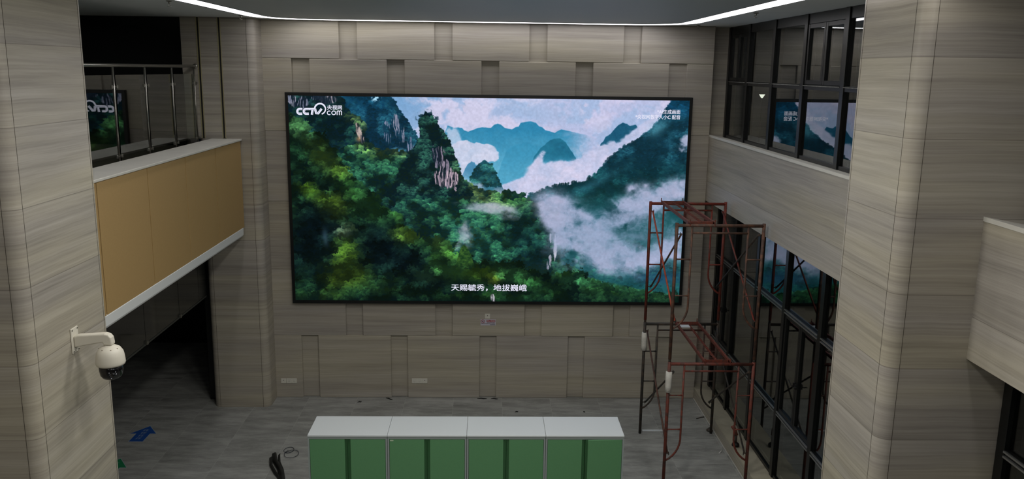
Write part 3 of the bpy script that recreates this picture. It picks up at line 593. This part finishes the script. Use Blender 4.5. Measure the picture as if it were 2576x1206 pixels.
# logo lettering: thick strokes in a flat mesh
def zs(x,y): return onscr(700+x/4.307,220+y/4.307)
def ribbon(bm,pts,w,y=YT,closed=False):
    P=[Vector(zs(*p)) for p in pts];n=len(P);L_=[];Rr=[];w=w*.001447
    for i in range(n):
        d=(P[min(i+1,n-1)]-P[max(i-1,0)]).normalized();nn=Vector((-d.y,d.x))*w/2
        L_.append(bm.verts.new((P[i].x+nn.x,y,P[i].y+nn.y)));Rr.append(bm.verts.new((P[i].x-nn.x,y,P[i].y-nn.y)))
    for i in range(n-1): bm.faces.new((L_[i],L_[i+1],Rr[i+1],Rr[i]))
def arc(cx,cy,rx,ry,a0,a1,n=14): return [(cx+rx*math.cos(math.radians(a0+(a1-a0)*k/n)),cy+ry*math.sin(math.radians(a0+(a1-a0)*k/n))) for k in range(n+1)]
def logo(name,strokes,mat,y):
    bm=bmesh.new()
    for pts,wd in strokes: ribbon(bm,pts,wd,y)
    q=MB();q.bm.free();q.bm=bm;o=q.build(name,mat,scr);s=o.modifiers.new('t','SOLIDIFY');s.thickness=.0006;return o
def cee(x0,x1,top,bot): 
    m_=(top+bot)/2;h=(bot-top)/2
    return [(x1,top)]+arc(x0+h*.95,m_,h*.95,h,-90,-270,14)+[(x1-3,bot)]
big=[(cee(207,262,234,286),24),(cee(277,334,234,286),24),([(334,234),(400,234)],24),([(372,240),(364,296)],24),([(398,232),(412,284),(430,284),(470,232)],24)]
big+=[(arc(452,234,58,58,-172,-20,16),17),(arc(452,234,60,58,-25,72,12),13)]
logo('logo',big,TXT,YT);
gap=[(cee(213,262,239,281),2.5),(cee(283,334,239,281),2.5),([(340,239),(398,239)],2.5),([(378,246),(371,296)],2.5),([(402,234),(416,286),(426,286),(462,232)],2.5)]
logo('logo_inline',gap,INK,YT-.0008)
com=[(arc(551,276,20,20,-50,-310,14),9),(arc(601,276,21,20,0,360,20),9),([(638,300),(638,258)],9),(arc(650,266,12,11,-180,0,8)+[(662,300)],9),(arc(674,266,12,11,-180,0,8)+[(686,300)],9)]
logo('logo_letters',com,TXT,YT)
# ---------------------------------------------------------------- sockets and sign on the far wall
PLW=simple('socket_white',(214,212,200),.4);SLOT=simple('socket_slot',(60,60,58),.6)
def plate(x,z,kindp,label,group):
    r=empty('socket_plate',(x,0,z));tag(r,label,'socket',group);s=.043
    MB().box(x-s,x+s,-.009,-.0005,z-s,z+s).build('cover',PLW,r,bevel=.003)
    m=MB()
    if kindp=='net': m.box(x-.007,x+.007,-.0098,-.0088,z+.004,z+.016)
    else:
        for dx in(-.009,.009): m.box(x+dx-.0015,x+dx+.0015,-.0098,-.0088,z+.012,z+.02)
        for dx,dz in((-.009,-.014),(.009,-.014),(0,-.022)): m.box(x+dx-.0015,x+dx+.0015,-.0098,-.0088,z+dz,z+dz+.008)
    m.build('slot',SLOT,r)
for i,(x,k) in enumerate(((-3.368,'net'),(-3.279,'p'),(-3.193,'p'))): plate(x,.29,k,['white data socket beside the corner column, leftmost of its three','white power socket by the corner column, middle of its three','white power socket by the corner column, rightmost of its three'][i],'sockets near the corner column')
for i,(x,k) in enumerate(((-1.207,'p'),(-1.121,'p'),(-1.035,'net'))): plate(x,.298,k,['white power socket low on wall under screen, leftmost of its three','white power socket low on wall under screen, middle of its three','white data socket low on wall under screen, rightmost of its three'][i],'sockets low under the screen')
plate(.0,1.424,'net','single white data socket just below the screen, above the no smoking sign',None)
sg=empty('no_smoking_sign',(.012,0,1.318));tag(sg,'small white no smoking sign with red lettering box under the screen','sign')
cx,cz=.012,1.318;MB().box(cx-.125,cx+.125,-.004,-.0005,cz-.052,cz+.052).build('board',simple('sign_white',(200,198,210),.35),sg,bevel=.001)
RED=simple('sign_red',(150,24,40),.4);INKM=simple('sign_ink',(30,24,34),.5)
MB().box(cx-.025,cx+.115,-.0048,-.0038,cz+.005,cz+.043).build('red_box',RED,sg)
text_obj('lettering','禁止吸烟',.034,(cx-.017,-.0052,cz+.010),simple('sign_text',(225,215,220),.5),sg,width=.124,flat=.0003)
m=MB();bmr=m.bm
for k in range(24):
    a0=2*math.pi*k/24;a1=2*math.pi*(k+1)/24;c0=(cx-.088,cz+.018)
    vs=[bmr.verts.new((c0[0]+r_*math.cos(t_),-.0048,c0[1]+r_*math.sin(t_))) for r_,t_ in((.032,a0),(.032,a1),(.025,a1),(.025,a0))];bmr.faces.new(vs)
m.build('ban_ring',RED,sg).modifiers.new('t','SOLIDIFY').thickness=.0008
m=MB();m.box(cx-.106,cx-.078,-.0046,-.0038,cz+.012,cz+.019);m.tube([(cx-.075,-.0046,cz+.022),(cx-.080,-.0046,cz+.031),(cx-.074,-.0046,cz+.036)],.0015,4);m.build('cigarette',INKM,sg)
m=MB();m.tube([(cx-.108,-.0052,cz+.037),(cx-.068,-.0052,cz-.001)],.0028,6);m.build('ban_bar',RED,sg)
random.seed(5);m=MB();x=cx-.115
while x<cx+.105: w_=random.uniform(.006,.02);m.box(x,min(x+w_,cx+.115),-.0046,-.0038,cz-.026,cz-.018);x+=w_+random.uniform(.002,.005)
x=cx-.02
while x<cx+.105: w_=random.uniform(.006,.016);m.box(x,min(x+w_,cx+.115),-.0046,-.0038,cz-.008,cz-.003);x+=w_+.003
m.box(cx+.03,cx+.115,-.0046,-.0038,cz-.045,cz-.038);m.build('small_print',INKM,sg)
# ---------------------------------------------------------------- security camera on the left pillar
pz=empty('security_camera',(-3.2,-6.97,3.3));tag(pz,'white dome security camera on a bracket fixed to the left pillar','security camera')
CW=simple('camera_white',(216,211,196),.45);CB=simple('camera_black',(14,14,16),.12);cy=-6.97
m=MB();m.box(-3.2,-3.19,cy-.055,cy+.055,3.20,3.40);m.build('wall_plate',CW,pz,bevel=.004)
for dy in(-.04,.04):
    for dz in(3.215,3.385): MB().lathe([(.006,0),(.006,.004)],(-3.19,cy+dy,dz),8,'x').build('screw',STEEL,pz)
m=MB();m.prism([(-3.19,3.245),(-3.19,3.335),(-3.16,3.345),(-2.955,3.358),(-2.925,3.35),(-2.905,3.325),(-2.90,3.285),(-2.90,3.262),(-2.965,3.262),(-2.975,3.285)],'y',cy-.032,cy+.032);m.build('arm',CW,pz,bevel=.012,seg=3)
dx=-2.935
MB().lathe([(.034,3.262),(.036,3.255),(.05,3.252),(.078,3.235),(.097,3.205),(.104,3.17),(.107,3.14),(.108,3.118),(.104,3.104),(.09,3.10)],(dx,cy,0),36).build('housing',CW,pz)
MB().lathe([(.088,3.104),(.088,3.06),(.082,3.022),(.066,2.998),(.04,2.986),(.004,2.983)],(dx,cy,0),32).build('dome',CB,pz)
GLI=emit('led_glint',(200,200,205),.6)
for k in range(4): MB().lathe([(.003,0),(.003,-.003)],(dx+.02+.003*k,cy-.083+.004*k,3.06-.016*k),8,'y').build('infrared_lamp',GLI,pz)
for k in range(2): MB().lathe([(.003,0),(.003,-.003)],(dx+.06+.003*k,cy-.062+.004*k,3.062-.018*k),8,'y').build('infrared_lamp',GLI,pz)
MB().lathe([(.02,0),(.017,-.012),(.004,-.014)],(dx+.042,cy-.068,3.04),16,'y').build('lens',CB,pz)
SBR=simple('screw_brown',(120,105,85),.5,.6)
for a in(200,250,300,340): MB().lathe([(.005,0),(.005,.003)],(dx+.075*math.cos(math.radians(a)),cy+.075*math.sin(math.radians(a)),3.236),8).build('screw',SBR,pz)
# ---------------------------------------------------------------- green lockers
GREEN=simple('locker_green',(92,146,100),.42,noise=.03,nscale=80);GREEND=simple('locker_green_grip',(48,96,56),.4);LW_=simple('locker_white',(206,212,214),.4);LG=simple('locker_grey',(150,160,158),.4)
CWD=.897;CX=-2.016;CZ=1.335;YF,YB=-4.393,-3.869
labels=['green double door locker with white top, leftmost of the four in the row','green double door locker with a small sticker, second from the left','green double door locker with both doors flush, third from the left','green double door locker with its right door slightly ajar, rightmost in the row']
for i in range(4):
    x0=CX+i*CWD;x1=x0+CWD-.003;r=empty('storage_locker',((x0+x1)/2,(YF+YB)/2,0));tag(r,labels[i],'locker','green lockers in the row')
    b=MB();b.box(x0+.001,x0+.019,YF,YB,.03,CZ-.022);b.box(x1-.019,x1-.001,YF,YB,.03,CZ-.022);b.box(x0+.019,x1-.019,YB-.012,YB,.03,CZ-.022);b.box(x0+.019,x1-.019,YF+.02,YB-.012,.03,.06);b.box(x0+.019,x1-.019,YF,YF+.03,CZ-.05,CZ-.022);b.box(x0+.019,x1-.019,YF+.03,YB-.012,.66,.675);b.box(x0+.01,x1-.01,YF+.03,YB,0,.03)
    b.build('body',LG,r)
    MB().box(x0,x1,YF-.006,YB,CZ-.022,CZ).build('top',LW_,r,bevel=.003)
    xm=(x0+x1)/2
    for s in(0,1):
        a_,b_=(x0+.022,xm-.002) if s==0 else (xm+.002,x1-.022)
        ang=0;piv=None
        if i==3 and s==1: ang=math.radians(3.0);piv=(b_,YF+.004,0)
        dd=MB();g0=.03
        if s==0: dd.box(a_,b_-g0,YF+.002,YF+.018,.07,CZ-.053)
        else: dd.box(a_+g0,b_,YF+.002,YF+.018,.07,CZ-.053)
        if ang: bmesh.ops.rotate(dd.bm,verts=dd.bm.verts[:],cent=Vector(piv),matrix=Matrix.Rotation(ang,3,'Z'))
        do=dd.build('door',GREEN,r,bevel=.002)
        gg=MB();u,v=((b_-g0,b_) if s==0 else (a_,a_+g0))
        gg.box(u,v,YF+.012,YF+.018,.07,CZ-.053);
        e0,e1=((b_-.006,b_) if s==0 else (a_,a_+.006));gg.box(e0,e1,YF+.001,YF+.018,.07,CZ-.053)
        if ang: bmesh.ops.rotate(gg.bm,verts=gg.bm.verts[:],cent=Vector(piv),matrix=Matrix.Rotation(ang,3,'Z'))
        gg.build('grip_channel',GREEND,do)
    if i==1: st_=MB().box(x0+.028,x0+.068,YF+.0005,YF+.0022,CZ-.075,CZ-.06).build('sticker',simple('sticker_pale',(190,205,180),.5),r)
# ---------------------------------------------------------------- scaffold tower
def rust(name,rgb,sec,ns=14.,thr=(.45,.62)): return simple(name,rgb,.6,.15,second=sec,nscale=ns,thr=thr,bump=.3)
R1=rust('paint_red',(122,50,38),(88,52,40));R2=rust('paint_brown',(74,56,48),(110,76,58));R3=rust('paint_dark',(48,46,42),(72,60,50));R4=rust('paint_redbrown',(112,54,42),(76,50,42));RO_=rust('paint_orange',(176,78,52),(140,62,44));RP=rust('paint_plank',(118,58,44),(88,54,46),30.);RB=rust('paint_bracebrown',(92,62,50),(66,52,46))
SC=empty('scaffold_tower',(2.875,-2.25,0));tag(SC,'rusty two tier scaffold tower with grated planks beside the right windows','scaffold')
XA,XB=2.333,3.42
def curve_leg(xo,xi,y,z0,top,bend,merge):
    pts=[(xi,y,z0+top),(xi,y,z0+bend)]
    for k in range(1,7):
        t_=k/6.;pts.append((xi+(xo-xi)*(t_**1.9),y,z0+bend-(bend-merge)*(1-(1-t_)**1.25)))
    return pts
def frame(y,z0,mat,ht,label):
    f=MB();zt=z0+ht
    f.tube([(XA,y,zt-.03),(XB,y,zt-.03)],.021,10);zb_=zt-.125;f.tube([(2.525,y,zb_),(3.228,y,zb_)],.0135,8)
    fo=f.build('scaffold_frame',mat,SC);fo['label']=label
    for xo,xi in((XA,2.525),(XB,3.228)):
        MB().tube([(xo,y,z0),(xo,y,zt+.0)],.0215,12).build('post',mat,fo)
        l=MB();l.tube(curve_leg(xo,xi,y,z0,ht-.03,.70,.40),.0135,8)
        l.build('ladder_leg',mat,fo)
        for zr in(1.31,.84): MB().tube([(xo,y,z0+zr),(xo+(xi-xo)*.25,y,z0+zr),(xo+(xi-xo)*.75,y,z0+zr),(xi,y,z0+zr)],.01,8,rs=[.014,.0095,.0095,.014]).build('rung',mat,fo)
        for zp in(1.63,.505):
            s_=1 if xo==XA else -1;pn=MB();pn.tube([(xo,y,z0+zp),(xo+s_*.055,y,z0+zp)],.007,6);pn.box(xo+s_*.05-.004,xo+s_*.05+.004,y-.006,y+.006,z0+zp-.022,z0+zp+.022);pn.build('brace_pin',R3,fo)
    return fo
YFa,YNe=-1.39,-3.121
frame(YFa,0,R3,1.765,'dark lower frame nearest the far wall');frame(YNe,0,R4,1.765,'red brown lower frame nearest the viewer')
frame(YFa,1.80,R1,1.77,'bright red upper frame nearest the far wall');frame(YNe,1.80,R2,1.77,'brown upper frame nearest the viewer')
# coupling pins between tiers
for y in(YFa,YNe):
    for x in(XA,XB): MB().tube([(x,y,1.72),(x,y,1.86)],.017,10).build('coupling_pin',R3,SC)
def brace(x,ya,za,yb,zb,mat):
    m=MB();m.tube([(x,ya,za),(x,yb,zb)],.0125,8);m.build('cross_brace',mat,SC)
for x,dx_,mm in((XA+.035,.016,[(RO_,RB),(RB,R3)]),(XB-.035,-.016,[(R1,R3),(R3,R3)])):
    for tier,(ma,mb_) in zip((1.80,0),mm):
        brace(x,YFa,tier+1.63,YNe,tier+.62 if False else tier+.505,ma);brace(x+dx_*1.6,YNe,tier+1.63,YFa,tier+.505,mb_)
def plank(x0,x1,z,mat,label):
    p=MB();yA,yB=YFa+.0,YNe+.0
    for x in(x0,x1): p.box(x-.012,x+.012,yB+.03,yA-.03,z-.028,z+.010)
    p.box(x0,x1,yB+.03,yB+.045,z-.035,z+.01);p.box(x0,x1,yA-.045,yA-.03,z-.035,z+.01)
    po=p.build('walk_plank',mat,SC);po['label']=label
    n=30
    y=yB+.045+(yA-yB-.09)/n;g0=MB().tube([(x0,y,z),(x1,y,z)],.0022,5).build('grating_bar',mat,po)
    for k in range(2,n):
        g=g0.copy();COL.objects.link(g);g.location.y+=(yA-yB-.09)/n*(k-1)
    m=MB();xm=(x0+x1)/2
    for k in range(1,n):
        y=yB+.045+(yA-yB-.09)*k/n
        m.box(xm-.015,xm-.009,y-.012,y+.010,z-.004,z+.006);m.box(xm+.009,xm+.015,y-.010,y+.012,z-.004,z+.006)
    m.box(xm-.014,xm+.014,yB+.045,yA-.045,z-.008,z-.003);m.build('centre_rib',mat,po)
    for x in(x0,x1):
        for y,s in((yA,1),(yB,-1)):
            h=MB();h.box(x-.006,x+.006,min(y-s*.05,y+s*.028),max(y-s*.05,y+s*.028),z-.005,z+.012);h.box(x-.006,x+.006,y+s*.022-.003,y+s*.022+.003,z-.045,z+.045);h.build('hook',mat,po)
plank(2.49,2.80,3.575,RP,'rust red grated plank on the upper tier');plank(2.785,3.11,1.772,RP,'rust red grated plank on the lower tier')
FO=simple('foam_white',(205,203,194),.9,noise=.05,nscale=40,bump=.4)
for y,z0,z1,lb in((YFa,1.33,1.60,'white foam sleeve on the far left post'),(YNe,1.36,1.63,'white foam sleeve on the near left post')):
    o=MB().lathe([(.022,z0-.002),(.043,z0),(.04,z0+.08),(.042,z0+.16),(.041,z1),(.022,z1+.003)],(XA,y,0),18).build('foam_sleeve',FO,SC);o['label']=lb
# base caster near the sill, paper, strips and scraps
cs=empty('caster_base',(3.42,-1.39,0));bpy.data.objects.remove(cs)
m=MB();m.lathe([(.05,.0),(.05,.02),(.02,.035),(.02,.05)],(3.425,-1.30,0),16);m.build('foot_pad',R3,SC)
ca=empty('swivel_foot',(3.545,-2.23,.2));tag(ca,'loose rusty swivel foot with a black rubber pad standing on the window sill','scaffold foot')
MB().lathe([(.055,.2),(.05,.225),(.025,.245)],(3.545,-2.23,0),18).build('rubber_pad',BLK2,ca);MB().tube([(3.545,-2.23,.24),(3.545,-2.23,.36)],.016,10).build('stem',R3,ca)
MB().tube([(3.545,-2.23,.35),(3.53,-2.2,.42),(3.50,-2.17,.47)],.028,8).build('bracket',rust('paint_foot',(110,56,42),(80,50,40)),ca)
tag(MB().box(2.80,2.93,-1.72,-1.60,1.785,1.79).build('paper_scrap',simple('paper_white',(205,210,212),.6),bevel=.001),'crumpled white paper scrap lying on the lower scaffold plank','paper scrap')
wsb=empty('white_strip',(2.55,-1.3,0));tag(wsb,'white flat strip lying on the floor inside the scaffold feet','board strip')
MB().box(2.385,2.55,-1.32,-1.28,0,.01).build('strip_piece',LW_,wsb);MB().box(2.553,2.70,-1.32,-1.28,0,.01).build('strip_piece',LW_,wsb)
tag(MB().tube([(3.36,-2.08,.004),(3.40,-2.04,.012),(3.43,-1.96,.005)],.008,6).build('paper_curl',simple('paper_curl',(195,195,190),.6)),'small curled white offcut on the floor beside the right sill','offcut')
m=MB();m.tube([(3.33,-.86,.008),(3.42,-.8,.008),(3.47,-.79,.008)],.008,6);tag(m.build('screwdriver',R3),'thin dark tool lying on floor by the sill behind the scaffold','tool')
for i,(x,y,l,a,lb) in enumerate(((-1.62,-.075,.14,-.6,'dark cable offcut at the wall base below the left sockets'),(-2.09,-.21,.07,.4,'small dark scrap on the floor left of the long wall offcut'),(.48,-.60,.06,.5,'small dark scrap on floor just behind the middle lockers'),(1.57,-.60,.035,0,'tiny dark crumb on floor behind the rightmost locker'),(-.08,-.05,.16,.05,'dark cable offcut at wall base below the no smoking sign'),(.13,-.055,.12,-.08,'short curled dark offcut at wall base right of the sign'))):
    m=MB();c_,s_=math.cos(a),math.sin(a)
    m.tube([(x-c_*l/2,y-s_*l/2,.006),(x-c_*l*.1,y-s_*l*.1+.012,.009),(x+c_*l*.2,y+s_*l*.2-.01,.01),(x+c_*l/2,y+s_*l/2,.006)],.007,6,rs=[.003,.008,.009,.003]);tag(m.build('cable_scrap',BLK2),lb,'scrap','dark scraps on the floor')
# ---------------------------------------------------------------- cable bundle and wire coil
cb_=empty('cable_bundle',(-2.85,-2.6,0));tag(cb_,'bundle of thick black cables lying on the floor left of the lockers','cable')
HOSE=simple('black_sleeve',(20,20,17),.55,noise=.2,nscale=120,bump=.4)
for xs_,ys_,xe_,rr_,dz in((-3.02,-2.22,-2.76,.021,.022),(-3.01,-2.10,-2.74,.024,.026),(-2.975,-2.14,-2.715,.024,.055),(-2.925,-2.12,-2.70,.018,.02)):
    n=(xe_-xs_);pts=[(xs_,ys_,.01),(xs_+.004,ys_-.07,dz),(xs_+n*.25,ys_-.28,dz),(xs_+n*.68,ys_-.5,dz),(xe_,-2.85,dz),(xe_+.10,-3.3,dz),(xe_+.22,-3.8,dz)]
    MB().tube(pts,rr_,10,rs=[.005,rr_*.8]+[rr_]*5).build('cable',HOSE,cb_)
wc=empty('wire_coil',(-2.78,-2.07,0));tag(wc,'thin dark blue wire coiled on the floor beside the black cables','wire')
m=MB();pts=[]
for k in range(15): a_=math.radians(200-24*k);pts.append((-2.83+.07*math.cos(a_),-2.0+.10*math.sin(a_),.004+.002*k/3))
for k in range(22): a_=math.radians(150-18*k);pts.append((-2.76+.098*math.cos(a_),-2.14+.13*math.sin(a_),.012+.0006*k))
m.tube(pts,.0038,5);m.build('loop',simple('wire_blue',(34,40,54),.5),wc)
# ---------------------------------------------------------------- floor arrows
def arrow(x,y0,y1,rgb,label,out):
    r=empty('floor_arrow',(x,(y0+y1)/2,0));tag(r,label,'floor sticker','arrow stickers on the passage floor')
    L_=y1-y0
    def shape(k): return [(x-.10-k,y0-k),(x+.10+k,y0-k),(x+.10+k,y0+L_*.5-k),(x+.19+k*1.6,y0+L_*.5-k),(x,y1+k*1.8),(x-.19-k*1.6,y0+L_*.5-k),(x-.10-k,y0+L_*.5-k)]
    MB().prism(shape(.006),'z',.0005,.001).build('outline',simple('arrow_line'+out,(150,170,180),.5),r);MB().prism(shape(0),'z',.001,.0016).build('sticker',simple('arrow_fill'+out,rgb,.45),r)
    m=MB();random.seed(3)
    for k in range(4):
        yy=y0+.07+k*.095
        for q_ in range(4):
            if q_%2: m.box(x-.035+random.uniform(-.01,.01),x+.035,yy+q_*.018,yy+q_*.018+.006,.0016,.002)
            else: m.box(x-.03+q_*.02,x-.024+q_*.02,yy,yy+.06,.0016,.002)
    m.build('lettering',bpy.data.materials['arrow_line'+out],r)
arrow(-5.118,-1.71,-1.17,(34,78,150),'blue arrow sticker pointing away on the dark passage floor','_blue')
arrow(-5.10,-2.80,-2.26,(30,120,76),'green arrow sticker on passage floor, half hidden by the left pillar','_green')
